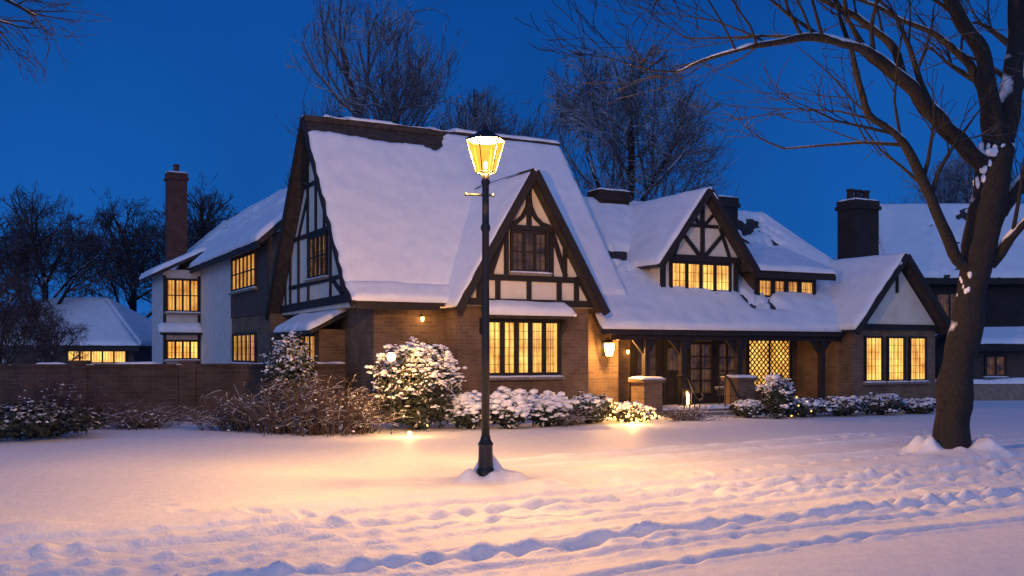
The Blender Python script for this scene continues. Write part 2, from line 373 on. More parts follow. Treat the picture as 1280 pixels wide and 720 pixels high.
S += [((GX,gy,4.6),(GX,gy,7.15),.11), ((GX,2.75,4.65),(GX,2.75,6.35),.1), ((GX,4.15,4.65),(GX,4.15,6.35),.1), ((GX,2.2,3.4),(GX,1.3,2.95),.1), ((GX,1.9,4.65),(GX,2.7,5.6),.1), ((GX,5.0,4.65),(GX,4.2,5.6),.1)]
tim('timber_frame', gw, S, SN, .04)
window((GX,3.95,3.45), SX, SN, 1.5, 1.1, 4, 'pane_low', 1, .07, 2)
rx0, rx1 = -.04, 7.4
z_r = 7.52
ye, ze, ym, zm = -.42, 2.74, .12, 3.10
mb = MB(); 
mb.slab([(rx0,ym,zm),(rx1,ym,zm),(rx1,gy,z_r),(rx0,gy,z_r)], .14)
mb.slab([(rx0,ye,ze),(rx1-1.1,ye,ze),(rx1-1.1,ym,zm),(rx0,ym,zm)], .13)
mb.slab([(rx0,7.1,2.62),(rx1,7.1,2.62),(rx1,gy,z_r),(rx0,gy,z_r)], .15)
rf = mb.build('roof', 'shingle', house)
def ss(a, b, x): t = max(0, min(1, (x-a)/(b-a))); return t*t*(3-2*t)
def bare_main(u, v, p):
    n = noise.noise(p*1.3)*.5+noise.noise(p*4)*.35
    lim = .90-.03*ss(0,3,p.x)+.035*n if p.x < 3.5 else .87+.115*ss(3.5, 3.9, p.x)
    if p.x > 3.0 and p.x < 4.6: lim += .03*n
    return ss(lim-.008, lim+.012, v)
mb = MB()
mb.snowquad((rx0-.03,ym-.1,zm-.08),(rx1+.03,ym-.1,zm-.08),(rx1+.03,gy,z_r),(rx0-.03,gy,z_r), .10, .09, bare_main, .8)
mb.snowquad((rx0-.03,ye-.05,ze-.02),(rx1-1.1,ye-.05,ze-.02),(rx1-1.1,ym+.02,zm+.04),(rx0-.03,ym+.02,zm+.04), .11, .09, seed=4)
mb.snowquad((rx0-.03,7.1,2.62),(rx1+.03,7.1,2.62),(rx1+.03,gy,z_r+.02),(rx0-.03,gy,z_r+.02), .13, .2)
mb.build('roof_snow', 'roofsnow', rf, True)
mb = MB(); mb.obox((rx0,gy-.13,z_r-.12),(rx1-rx0,0,0),(0,.26,0),(0,0,.14)); mb.build('ridge_cap', 'shingle', rf)
mb = MB(); mb.snowquad((rx0+.5,gy-.15,z_r+.03),(rx1,gy-.15,z_r+.03),(rx1,gy+.15,z_r+.03),(rx0+.5,gy+.15,z_r+.03), .10, .09, lambda u,v,p: ss(-.02,.16,noise.noise(p*1.1+Vector((3,0,0)))-.12)*(1-ss(4.2,5,p.x))); mb.build('ridge_snow', 'roofsnow', rf, True)
def barge(pts, out, parent, w=.17, t=.06):
    mb = MB()
    for a, b in zip(pts, pts[1:]): mb.bar(a, b, w, out, t)
    return mb.build('bargeboard', 'timber', parent)
barge([(rx0,ye-.01,ze-.09),(rx0,ym,zm-.08),(rx0,gy,z_r-.07)], SN, rf); barge([(rx0,gy,z_r-.07),(rx0,7.1,2.55)], SN, rf)
mb = MB(); mb.box(rx0+.05,ye,ze-.2,2.0,ye+.06,ze-.02); mb.build('fascia', 'timber', rf)
mb = MB(); mb.box(-.05,2.1,-.3,.62,4.9,2.15); mb.build('side_bay', 'brick', house)
mb = MB(); mb.slab([(-.35,1.9,2.12),(-.35,5.1,2.12),(.6,5.1,2.6),(.6,1.9,2.6)], .1); r2 = mb.build('bay_roof', 'shingle', house)
mb = MB(); mb.snowquad((-.38,1.88,2.12),(-.38,5.12,2.12),(.56,5.12,2.6),(.56,1.88,2.6), .12, .12, seed=2); mb.build('roof_snow', 'roofsnow', r2, True)
window((-.05,4.6,1.15), SX, SN, 2.4, .9, 5, 'pane_mid', 0, .07, 2)
# ---- front gable bay
bx0, bx1, xa = 2.35, 5.85, 4.13
sl2 = 1.65; zA2 = 5.86
mb = MB(); mb.box(bx0,-.6,-.3,bx1,1,2.72); mb.build('brick_wall', 'brick', house)
hwb = 1.87
mb = MB(); mb.prism([(xa-hwb,-.7,2.66),(xa+hwb,-.7,2.66),(xa,-.7,zA2-.12)], (0,.3,0)); gw2 = mb.build('gable_wall', 'plaster', house)
def gz2(x): return zA2-.14-abs(x-xa)*sl2
y_ = -.7
S = [((xa-hwb,y_,2.75),(xa+hwb,y_,2.75),.16), ((xa-1.38,y_,3.32),(xa+1.38,y_,3.32),.14), ((xa-.72,y_,4.5),(xa+.72,y_,4.5),.12), ((xa,y_,4.5),(xa,y_,5.6),.12)]
for x in (-1.3,-.82,.82,1.3): S.append(((xa+x,y_,2.8),(xa+x,y_,3.3),.12))
for x in (-.6,.6): S.append(((xa+x,y_,3.35),(xa+x,y_,4.5),.11))
for x in (-.98,.98): S.append(((xa+x,y_,3.35),(xa+x,y_,gz2(xa+x)),.1))
S += [((xa,y_,2.8),(xa,y_,3.3),.11)]
for sg in (-1, 1):
    a = [Vector((xa+sg*(.58-.58*math.sin(t*.25*math.pi/2)), y_, 4.55+.72*(1-math.cos(t*.25*math.pi/2)))) for t in range(5)]
    for p, q in zip(a, a[1:]): S.append((p, q, .1))
    S.append(((xa+sg*1.7,y_,2.82),(xa+sg*1.32,y_,3.42),.11))
    S.append(((xa+sg*1.0,y_,3.4),(xa+sg*.62,y_,4.45),.11))
tim('timber_frame', gw2, S, FN, .05)
window((xa-.5,-.7,3.45), FX, FN, 1.0, .98, 3, 'pane_dim', 1, .07, 2)
def gable_roof(xc, hw, zA, slope, yf, yb, T=.13, bw=.2, seed=0):
    zb = zA-hw*slope; mb = MB()
    mb.slab([(xc-hw,yf,zb),(xc-hw,yb,zb),(xc,yb,zA),(xc,yf,zA)], .12); mb.slab([(xc+hw,yf,zb),(xc+hw,yb,zb),(xc,yb,zA),(xc,yf,zA)], .123)
    r = mb.build('roof', 'shingle', house)
    mb = MB()
    mb.snowquad((xc-hw-.03,yf-.03,zb),(xc-hw-.03,yb,zb),(xc+.03,yb,zA),(xc+.03,yf-.03,zA), T, .1, seed=seed)
    mb.snowquad((xc+hw+.03,yf-.03,zb),(xc+hw+.03,yb,zb),(xc-.03,yb,zA),(xc-.03,yf-.03,zA), T, .1, seed=seed+5)
    mb.build('roof_snow', 'roofsnow', r, True)
    barge([(xc-hw,yf,zb-.09),(xc,yf,zA-.09)], FN, r, bw); barge([(xc+hw,yf,zb-.09),(xc,yf-.003,zA-.09)], FN, r, bw)
    return r
gable_roof(xa, 1.97, zA2, sl2, -1.02, 2.3, .07, .18)
window((3.0,-.6,1.02), FX, FN, 2.05, 1.36, 5, 'pane', 0, .1, 2, mull=.12)
mb = MB(); mb.slab([(2.85,-1.0,2.44),(5.2,-1.0,2.44),(5.1,-.58,2.68),(2.95,-.58,2.68)], .08); hd = mb.build('window_hood', 'shingle', house)
mb = MB(); mb.snowquad((2.82,-1.04,2.45),(5.23,-1.04,2.45),(5.12,-.62,2.72),(2.93,-.62,2.72), .17, .08, seed=8); mb.build('hood_snow', 'roofsnow', hd, True)
for x in (2.9, 5.02):
    mb = MB(); mb.prism([(x,-.6,2.0),(x,-.95,2.38),(x,-.6,2.38)], (.1,0,0)); mb.build('bracket', 'timber', hd)
# ---- right wing
mb = MB(); mb.box(7.21,1.2,-.3,14.4,8,2.9); mb.build('brick_wall', 'brick', house)
sl = .867
def wz(y): return 2.2+sl*(y+.8)
RX = 15.2; yr = 3.7; zr = wz(yr)
mb = MB()
mb.slab([(6.12,-.8,2.2),(17.9,-.8,2.2),(RX,yr,zr),(6.9,yr,zr)], .14)
mb.slab([(17.9,-.8,2.2),(17.9,8.2,2.2),(RX,yr,zr)], .14); mb.slab([(6.9,8.2,2.2),(17.9,8.2,2.2),(RX,yr,zr),(6.9,yr,zr)], .143)
r3 = mb.build('roof', 'shingle', house)
def bare_wing(u, v, p):
    n = noise.noise(p*1.5)*.7+.45*noise.noise(p*4.5)+.2*noise.noise(p*11)
    a = ss(-.06,.04,n)*ss(.62,.72,v)*(1-ss(.93,.97,v))*ss(12.6,13.0,p.x)*(1-ss(14.6,15.2,p.x))
    b = ss(-.2,-.06,n)*(1-ss(.6,1.1,abs(p.x-7.9)))*ss(.36,.43,v)*(1-ss(.54,.62,v))
    c = ss(-.2,-.08,n)*ss(.12,.16,v)*(1-ss(.26,.32,v))*ss(11.2,11.5,p.x)*(1-ss(12.2,12.8,p.x))
    d = ss(-.08,.02,n)*ss(.45,.5,v)*(1-ss(.7,.8,v))*ss(11.3,11.5,p.x)*(1-ss(11.75,12.1,p.x))
    return max(a, b, c, d)
mb = MB()
mb.snowquad((6.12,-.84,2.17),(17.9,-.84,2.17),(RX,yr,zr),(6.9,yr,zr), .13, .09, bare_wing, seed=3)
mb.snowquad((17.93,-.8,2.2),(17.93,8.2,2.2),(RX,yr+.05,zr),(RX,yr-.05,zr), .14, .2, seed=6)
mb.snowquad((6.9,8.2,2.2),(17.9,8.2,2.2),(RX,yr,zr),(6.9,yr,zr), .13, .3)
mb.build('roof_snow', 'roofsnow', r3, True)
mb = MB(); mb.box(6.15,-.78,2.03,14.2,-.7,2.17); mb.build('fascia', 'timber', r3)
mb = MB(); mb.box(7.2,-.66,2.1,14.3,1.2,2.16); mb.build('porch_ceiling', 'board', house)
mb = MB(); mb.box(6.6,-.62,1.9,14.3,-.46,2.09); mb.build('porch_beam', 'timber', house)
mb = MB(); mb.box(7.25,-.75,-.3,14.3,1.2,.14); mb.build('porch_floor', 'stone', house)
mb = MB(); mb.snowquad((7.3,-.78,.14),(14.2,-.78,.14),(14.2,-.1,.14),(7.3,-.1,.14), .07, .12, seed=12); mb.build('porch_snow', 'roofsnow', house, True)
mb = MB(); mb.box(8.4,-1.1,-.2,10.0,-.76,.07); mb.build('step', 'stone', house)
for i, x in enumerate((7.6, 10.6)):
    mb = MB(); mb.box(x-.28,-.86,-.3,x+.28,-.3,.84); mb.box(x-.34,-.92,.84,x+.34,-.24,.93); mb.build('porch_pier', 'brick', house)
    mb = MB(); mb.snowquad((x-.34,-.92,.93),(x+.34,-.92,.93),(x+.34,-.24,.93),(x-.34,-.24,.93), .06, .07, seed=x); mb.build('pier_snow', 'roofsnow', house, True)
for x in (7.6, 8.75, 10.6, 13.6):
    mb = MB(); z0 = .93 if x in (7.6, 10.6) else .14
    mb.box(x-.075,-.615,z0,x+.075,-.465,1.9); mb.prism([(x+.075,-.54,1.55),(x+.075,-.54,1.9),(x+.4,-.54,1.9)], (0,.08,0)); mb.prism([(x-.075,-.54,1.55),(x-.075,-.54,1.9),(x-.4,-.54,1.9)], (0,.08,0))
    mb.build('porch_post', 'timber', house)
for x in (8.62, 9.95):
    mb = MB(); pts = [(x,-.5+.0,.98),(x,-.75,1.0),(x,-.95,.9),(x,-1.15,.62),(x,-1.32,.42),(x,-1.48,.40),(x,-1.56,.5),(x,-1.5,.58)]
    mb.tube(pts, [.028]*len(pts), 8)
    for yy, zz in ((-.55,.99),(-.78,.98),(-1.0,.82),(-1.2,.55),(-1.4,.4)): mb.tube([(x,yy,-.1),(x,yy,zz)], [.014,.014], 6)
    mb.build('stair_rail', 'iron', house)
mb = MB()
for x in (8.4, 9.3, 10.2, 11.2, 12.1): mb.bar((x,1.2,.14),(x,1.2,2.1),.14,FN,.05)
mb.bar((7.3,1.2,2.02),(14.2,1.2,2.02),.16,FN,.057)
mb.bar((8.3,1.2,.25),(12.2,1.2,.25),.22,FN,.03); mb.build('wall_timber', 'timber', house)
window((8.47,1.2,.38), FX, FN, .76, 1.5, 2, 'pane_dim', 3, .07, 0, sill=False)
window((10.27,1.2,.38), FX, FN, .86, 1.5, 2, 'pane_dim', 3, .07, 0, sill=False)
window((11.27,1.2,.6), FX, FN, .76, 1.3, 2, 'pane_dim', 2, .07, 0)
window((12.4,1.2,.55), FX, FN, 1.7, 1.45, 2, 'pane', 0, .07, 0, mull=.04, diamond=True)
mb = MB(); mb.box(9.4,1.12,.14,10.12,1.2,1.92); 
for (u0,v0,u1,v1) in ((9.48,.25,9.74,.85),(9.79,.25,10.04,.85)): mb.box(u0,1.095,v0,u1,1.12,v1)
dr = mb.build('front_door', 'timber', house)
mb = MB(); mb.box(9.52,1.1,1.1,10.0,1.118,1.7); mb.build('door_window', 'pane_dim', dr)
mb = MB(); mb.tube([(9.5,1.09,.98),(9.5,1.04,.98),(9.5,1.03,1.08)],[.02,.02,.02],8); mb.build('handle', 'iron', dr)
def sconce(x, y, z, W, s=1):
    l = MB(); l.box(x-.05*s,y,z-.1*s,x+.05*s,y+.02,z+.16*s); l.tube([(x,y+.01,z+.1*s),(x,y-.14*s,z+.2*s),(x,y-.16*s,z+.13*s)],[.012]*3,6); l.lathe([(.1*s,.1*s),(.02*s,.17*s)],(x,y-.16*s,z),6)
    a = l.build('wall_lantern', 'iron', house)
    g = MB(); g.lathe([(.05*s,-.1*s),(.085*s,.02*s),(.085*s,.1*s)],(x,y-.16*s,z),6); g.build('lantern_glass', 'orb', a)
    light('lantern_light', (x,y-.42,z), W, WARM, .07, a)
sconce(6.75,.1,1.66,290,1.6); sconce(8.2,1.2,1.6,6,.5); sconce(1.75,.1,2.35,9,.5)
light('entry_light', (9.9,.0,1.95), 5, WARM, .1, house)
# ---- right gable block
mb = MB(); mb.box(14.35,-1,-.3,17.7,5,2.3); mb.build('brick_wall', 'brick', house)
mb = MB(); mb.prism([(14.3,-1.04,2.28),(17.75,-1.04,2.28),(16.02,-1.04,4.15)], (0,.3,0)); gw3 = mb.build('gable_wall', 'plaster', house)
tim('timber_frame', gw3, [((14.3,-1.04,2.32),(17.75,-1.04,2.32),.15), ((16.02,-1.04,3.3),(16.02,-1.04,4.1),.08)], FN, .05)
gable_roof(16.02, 2.0, 4.42, 1.1, -1.4, 1.95, .1, .18, 9)
window((14.75,-1,.75), FX, FN, .72, 1.3, 1, 'pane', 0, .06, 3)
window((15.65,-1,.75), FX, FN, .72, 1.3, 1, 'pane', 0, .06, 3)
window((16.55,-1,.75), FX, FN, .72, 1.3, 1, 'pane', 0, .06, 3)
# ---- gabled dormer
mb = MB(); mb.box(8.68,.3,3.0,11.3,3,4.12); mb.build('dormer_wall', 'plaster', house)
mb = MB(); mb.prism([(8.6,.22,4.06),(11.38,.22,4.06),(9.99,.22,5.82)], (0,.3,0)); gw4 = mb.build('gable_wall', 'plaster', house)
y_ = .22
S = [((8.6,y_,4.12),(11.38,y_,4.12),.16), ((9.99,y_,4.2),(9.99,y_,5.7),.12), ((9.45,y_,5.0),(10.53,y_,5.0),.09)]
for sg in (-1, 1):
    S += [((9.99+sg*.1,y_,4.2),(9.99+sg*.75,y_,4.85),.1), ((9.99,y_,4.95),(9.99+sg*.35,y_,5.3),.08), ((9.99+sg*.95,y_,4.15),(9.99+sg*.6,y_,4.98),.08)]
tim('timber_frame', gw4, S, FN, .05)
mb = MB()
for x in (8.74, 11.22): mb.bar((x,.3,3.05),(x,.3,4.05),.14,FN,.05)
mb.bar((8.68,.3,3.16),(11.3,.3,3.16),.1,FN,.053); mb.build('corner_timber', 'timber', house)
gable_roof(9.99, 1.65, 6.0, 1.28, -.12, 3.6, .1, .17, 14)
window((8.95,.3,3.2), FX, FN, 2.08, .84, 4, 'pane', 0, .08, 2, mull=.1)
# ---- shed dormer
mb = MB(); mb.box(11.85,.3,2.95,14.25,2.2,3.9); mb.build('dormer_wall', 'board', house)
mb = MB(); mb.slab([(11.55,-.1,3.86),(14.6,-.1,3.86),(14.6,2.1,4.72),(11.55,2.1,4.72)], .12); r5 = mb.build('dormer_roof', 'shingle', house)
mb = MB(); mb.snowquad((11.5,-.14,3.86),(14.65,-.14,3.86),(14.65,2.1,4.72),(11.5,2.1,4.72), .13, .1, seed=22); mb.build('roof_snow', 'roofsnow', r5, True)
mb = MB(); mb.box(11.55,-.12,3.66,14.6,-.06,3.8); mb.build('fascia', 'timber', r5)
window((11.95,.3,3.1), FX, FN, 2.2, .6, 4, 'pane_mid', 0, .1, 2, mull=.16)
# ---- chimneys
def chimney(x0,y0,z0,x1,y1,z1, pots=0, mat='brick_red'):
    mb = MB(); mb.box(x0,y0,z0,x1,y1,z1-.3); mb.box(x0-.06,y0-.06,z1-.3,x1+.06,y1+.06,z1-.18); mb.box(x0-.02,y0-.02,z1-.18,x1+.02,y1+.02,z1)
    c = mb.build('chimney', mat, house)
    sb = MB(); sb.snowquad((x0-.02,y0-.02,z1),(x1+.02,y0-.02,z1),(x1+.02,y1+.02,z1),(x0-.02,y1+.02,z1), .06, .1, seed=x0); sb.build('chimney_snow', 'roofsnow', c, True)
    for i in range(pots):
        p = MB(); px = x0+(x1-x0)*(i+.5)/pots; p.lathe([(.13,0),(.11,.3),(.14,.32),(.14,.38),(.09,.38)], (px,(y0+y1)/2,z1), 12); p.build('chimney_pot', mat, c)
chimney(-.35,22.15,-.3,.42,22.85,9.1,1)
chimney(18.0,2.3,-.3,19.05,3.1,6.6,3,'brick_dark')
chimney(8.7,3.3,5.5,9.75,3.9,6.35,0,'brick_dark')
chimney(12.25,2.2,4.4,12.95,3.2,6.25,0,'brick_dark')
# ---- left rear wing
mb = MB(); mb.box(0,6.86,-.3,5,25,5.0); mb.build('brick_wall', 'brick', house)
mb = MB(); mb.box(-.03,11.8,-.3,.0,25,5.0); mb.build('stucco_wall', 'stucco', house)
mb = MB(); mb.box(-.04,7,2.7,.0,11.75,4.95); mb.build('upper_wall', 'board', house)
mb = MB(); mb.slab([(-.4,6.6,4.72),(-.4,25.3,4.72),(2.5,25.3,7.42),(2.5,6.6,7.42)], .14); mb.slab([(5.4,6.6,4.72),(5.4,25.3,4.72),(2.5,25.3,7.42),(2.5,6.6,7.42)], .143)
r6 = mb.build('roof', 'shingle', house)
for yy in (6.86, 24.8):
    mb = MB(); mb.prism([(.1,yy,5),(4.9,yy,5),(2.5,yy,7.2)],(0,.2,0)); mb.build('gable_wall', 'stucco', house)
mb = MB(); mb.snowquad((-.44,6.6,4.7),(-.44,25.3,4.7),(2.5,25.3,7.42),(2.5,6.6,7.42), .13, .14, lambda u,v,p: ss(-.02,.08,noise.noise(p*1.1)+.4*noise.noise(p*4))*ss(.35,.6,v), seed=31)
mb.snowquad((5.44,6.6,4.7),(5.44,25.3,4.7),(2.5,25.3,7.42),(2.5,6.6,7.42), .15, .4); mb.build('roof_snow', 'roofsnow', r6, True)
mb = MB(); mb.box(-.42,6.6,4.5,-.36,25.3,4.68); mb.build('fascia', 'timber', r6)
window((-.04,11.4,3.5), SX, SN, 3.2, 1.1, 6, 'pane_mid', 1, .09, 0)
window((-.0,11.4,1.25), SX, SN, 3.0, .95, 5, 'pane_mid', 0, .09, 2)
mb = MB(); mb.box(-1.35,16.9,-.3,-.03,19.6,4.62); mb.build('rear_bay', 'stucco', house)
mb = MB()
for x in (-1.3, -.08): mb.bar((x,16.9,.2),(x,16.9,4.4),.1,FN,.03)
mb.build('corner_timber', 'timber', house)
mb = MB(); mb.slab([(-1.75,16.6,4.4),(-1.75,19.9,4.4),(.2,19.9,5.4),(.2,16.6,5.4)], .1); r7 = mb.build('bay_roof', 'shingle', house)
mb = MB(); mb.snowquad((-1.78,16.56,4.42),(-1.78,19.9,4.42),(.2,19.9,5.42),(.2,16.56,5.42), .15, .15, seed=40); mb.build('roof_snow', 'roofsnow', r7, True)
mb = MB(); mb.slab([(-1.5,16.5,2.3),(.0,16.5,2.3),(.0,16.9,2.6),(-1.5,16.9,2.6)], .1); r8 = mb.build('window_hood', 'shingle', house)
mb = MB(); mb.snowquad((-1.55,16.45,2.32),(.0,16.45,2.32),(.0,16.86,2.62),(-1.55,16.86,2.62), .15, .1, seed=41); mb.build('hood_snow', 'roofsnow', r8, True)
window((-1.27,16.9,3.05), FX, FN, 1.2, 1.25, 4, 'pane_mid', 1, .08, 0)
window((-1.27,16.9,1.3), FX, FN, 1.2, .75, 4, 'pane', 0, .08, 2)
# ---------------------------------------------------------------- street lamp
lamp = empty('street_lamp', (lx, ly, 0), R(12), 'black cast iron street lamp with a glowing lantern standing in the snow', 'street lamp')
mb = MB(); mb.lathe([(.12,-.1),(.12,.12),(.095,.16),(.088,.42),(.10,.45),(.07,.5),(.055,.56)], n=12); mb.build('base', 'iron', lamp, False)
mb = MB(); mb.lathe([(.054,.5),(.050,1.8),(.045,3.1),(.062,3.13),(.062,3.17),(.045,3.2),(.043,3.68),(.06,3.72),(.045,3.76),(.055,3.82)], n=14); mb.build('post', 'iron', lamp, True)
mb = MB(); mb.tube([(-.24,0,3.56),(.09,0,3.56)],[.014,.014],8); mb.lathe([(.0,-.025),(.025,0),(0,.025)],(-.25,0,3.56),8); mb.lathe([(.0,-.025),(.025,0),(0,.025)],(.10,0,3.56),8); mb.build('crossbar', 'iron', lamp)
z0, z1 = 3.84, 4.25; r0, r1 = .125, .245
mb = MB()
hexp = lambda r, z, k: Vector((r*math.cos(R(60*k)), r*math.sin(R(60*k)), z))
for k in range(6):
    mb.tube([hexp(r0,z0,k), hexp(r1,z1,k)], [.007,.007], 6); mb.tube([hexp(.05,z0-.02,k), hexp(r0,z0,k)], [.008,.008], 6)
    mb.tube([hexp(r0,z0,k), hexp(r0,z0,k+1)], [.009,.009], 6); mb.tube([hexp(r1,z1,k), hexp(r1,z1,k+1)], [.010,.010], 6)
mb.lathe([(.045,-.03),(.058,-.012)], (0,0,z0-.005), 6); mb.build('lantern_frame', 'iron', lamp)
mb = MB(); mb.lathe([(.25,0),(.255,.012),(.15,.06),(.10,.10),(.05,.12),(.025,.13),(.036,.155),(.022,.18),(.008,.22)], (0,0,z1), 6); mb.build('lantern_cap', 'iron', lamp)
mb = MB()
for k in range(6):
    a, b, c, d = hexp(r0-.008,z0+.01,k), hexp(r0-.008,z0+.01,k+1), hexp(r1-.01,z1-.01,k+1), hexp(r1-.01,z1-.01,k)
    mb.add([a,b,c,d], [(0,1,2,3)])
mb.add([hexp(r0-.01,z0+.006,k) for k in range(6)], [(5,4,3,2,1,0)])
mb.build('glass', 'glass', lamp)
mb = MB(); mb.lathe([(.005,-.05),(.022,-.03),(.026,0),(.022,.03),(.005,.05)], (0,0,3.93), 12); mb.build('bulb', 'bulb', lamp, True)
light('lamp_light', (0,0,4.12), 5200, (1,.60,.26), .06, lamp)
# ---------------------------------------------------------------- trees
def grow(acc, p, d, L, r, lvl, maxl, rng, kids, spread=.7, up=.12, shrink=.62, sides=(8,6,5,4,3,3), taper=.45, rmin=.006, wob=.1):
    n = 5 if lvl == 0 else (4 if lvl == 1 else (3 if lvl < 5 else 2))
    pts = [Vector(p)]; rads = [r]; dd = Vector(d).normalized()
    for i in range(n):
        dd = (dd+Vector((rng.uniform(-1,1), rng.uniform(-1,1), rng.uniform(-1,1)))*(wob+.05*lvl)+Vector((0,0,up))*.35).normalized()
        pts.append(pts[-1]+dd*L/n); rads.append(max(rmin*.7, r*(1-(1-taper)*(i+1)/n)))
    acc.setdefault(lvl, []).append((pts, rads, sides[min(lvl, 5)]))
    if lvl < maxl:
        k = kids[min(lvl, len(kids)-1)]
        for i in range(k):
            t = 1.0 if i == 0 else rng.uniform(.28, .98); f = t*n; j = min(n-1, int(f)); q = pts[j].lerp(pts[j+1], f-j); base = (pts[j+1]-pts[j]).normalized()
            rv = Vector((rng.gauss(0,1), rng.gauss(0,1), rng.gauss(0,1))); side = (rv-base*rv.dot(base)).normalized()
            sp = spread*(.35 if i == 0 else rng.uniform(.6,1.25))
            nd = (base*math.cos(sp)+side*math.sin(sp)+Vector((0,0,up))).normalized()
            rr = max(rmin, (r*(1-(1-taper)*t))*(.8 if i == 0 else rng.uniform(.42,.62)))
            grow(acc, q, nd, L*shrink*rng.uniform(.75,1.2)*(1 if i == 0 else 1.15-.35*t), rr, lvl+1, maxl, rng, kids, spread, up, shrink, sides, taper, rmin, wob)
def acc_build(acc, lv, name, mat, parent):
    mb = MB()
    for l in lv:
        for pts, rads, n in acc.get(l, []): mb.tube(pts, rads, n, cap=(l < 2))
    return mb.build(name, mat, parent, True)
def make_tree(name, seed, height, rtrunk, mat, kids, maxl=5, spread=.62, up=.16, trunk_mat='bark', shrink=.62, frac=.3, rmin=.011, crown=None, pct=.93):
    """grow, scale, then prune every branch where it leaves an uneven crown volume"""
    rg = random.Random(seed); root = empty(name); acc = {}
    grow(acc, (0,0,-.2), (0,0,1), height*frac, rtrunk, 0, maxl, rg, kids, spread, up, shrink, rmin=rmin, taper=.7)
    zs = sorted(p.z for l in acc.values() for t in l for p in t[0]); k = height/zs[int(len(zs)*pct)]
    rx, cz = crown; c = cz*height; rz = height-c
    def inside(p):
        t = (p.z-c)/(rz if p.z > c else c*.95); r = math.hypot(p.x, p.y)/(rx*height)
        q = math.sqrt(t*t+r*r)
        n = .30*noise.noise(p*.55+Vector((seed,0,0)))+.22*noise.noise(p*1.6)+.12*noise.noise(p*4)
        return q < .93+n
    for lv, l in acc.items():
        out = []
        for pts, rads, n in l:
            pts = [p*k for p in pts]
            if lv > 0:
                m = 0
                while m < len(pts) and inside(pts[m]): m += 1
                if m < 2: continue
                pts, rads = pts[:m], rads[:m]
                if m < len(rads)+1: rads = rads[:-1]+[rads[-1]*.6]
            out.append((pts, rads, n))
        acc[lv] = out
    acc_build(acc, (0,1), 'trunk', trunk_mat, root); acc_build(acc, (2,3,4,5,6), 'crown', mat, root)
    return root
protoA = make_tree('bare_tree', 11, 15, .30, 'frost', (7,6,5,5,4,3), 6, .56, .08, shrink=.70, frac=.28, rmin=.012, crown=(.25,.62), pct=.95)
protoB = make_tree('bare_tree', 23, 13, .27, 'frost', (8,6,5,5,4,3), 6, .66, .06, shrink=.70, frac=.25, rmin=.012, crown=(.34,.52), pct=.95)
protoC = make_tree('bare_tree', 37, 10, .22, 'darktwig', (9,7,6,5,4), 5, .80, .07, 'bark', shrink=.68, rmin=.014, crown=(.45,.48), pct=.96)
def copy_tree(root):
    r = root.copy(); col.objects.link(r)
    for ch in root.children:
        c = ch.copy(); col.objects.link(c); c.parent = r
    return r
spots = [
 (protoA, 476, 38, 16.0, 0, 'tallest bare frosted tree rising behind the ridge of the steep main roof', 'frosted trees behind the house'),
 (protoB, 615, 48, 14.6, 1.0, 'bare frosted tree directly behind the street lamp lantern', 'frosted trees behind the house'),
 (protoB, 785, 41, 14.6, 2.4, 'broad bare frosted tree behind the gabled dormer roof', 'frosted trees behind the house'),
 (protoC, 50, 50, 9.8, 0, 'dark bare tree above the snowy garage at the far left', 'dark trees at the left'),
 (protoC, -40, 46, 8.8, 2.2, 'dark bare tree cut by the left edge of the picture', 'dark trees at the left'),
 (protoC, 160, 56, 10.2, 1.4, 'dark bare tree left of the tall brick chimney', 'dark trees at the left'),
 (protoC, 245, 60, 11.6, 3.1, 'dark bare tree behind the tall brick chimney', 'dark trees at the left'),
 (protoB, 1190, 62, 14.5, 4.0, 'bare tree rising behind the roof of the neighbouring house', 'frosted trees at the right'),
 (protoC, 5, 27, 3.7, 4.4, 'small dark many branched tree behind the garden wall at the left edge', 'small dark trees behind the garden wall'),
 (protoC, 60, 29, 3.0, 1.1, 'small dark tree behind the garden wall in front of the garage roof', 'small dark trees behind the garden wall')]
used = set()
for pr, px, D, h, rot, lab, grp in spots:
    b0 = {id(protoA): 15, id(protoB): 13, id(protoC): 10}[id(pr)]
    t = pr if id(pr) not in used else copy_tree(pr); used.add(id(pr))
    t.location = (PX(px, D), D, 0); t.scale = (h/b0,)*3; t.rotation_euler = (0,0,rot); tag(t, lab, 'tree', grp)
bmi = bmesh.new(); bmesh.ops.create_icosphere(bmi, subdivisions=1, radius=1); IV = [v.co.normalized() for v in bmi.verts]; IF = [tuple(v.index for v in f.verts) for f in bmi.faces]; bmi.free()
def ico(mb, c, r, sz, seed, sub=1):
    c = Vector(c); vs = []
    for p in IV:
        k = 1+.4*noise.noise(p*1.5+Vector((seed,0,0))); vs.append(Vector((p.x*r*k, p.y*r*k, p.z*r*sz*k))+c)
    mb.add(vs, IF)
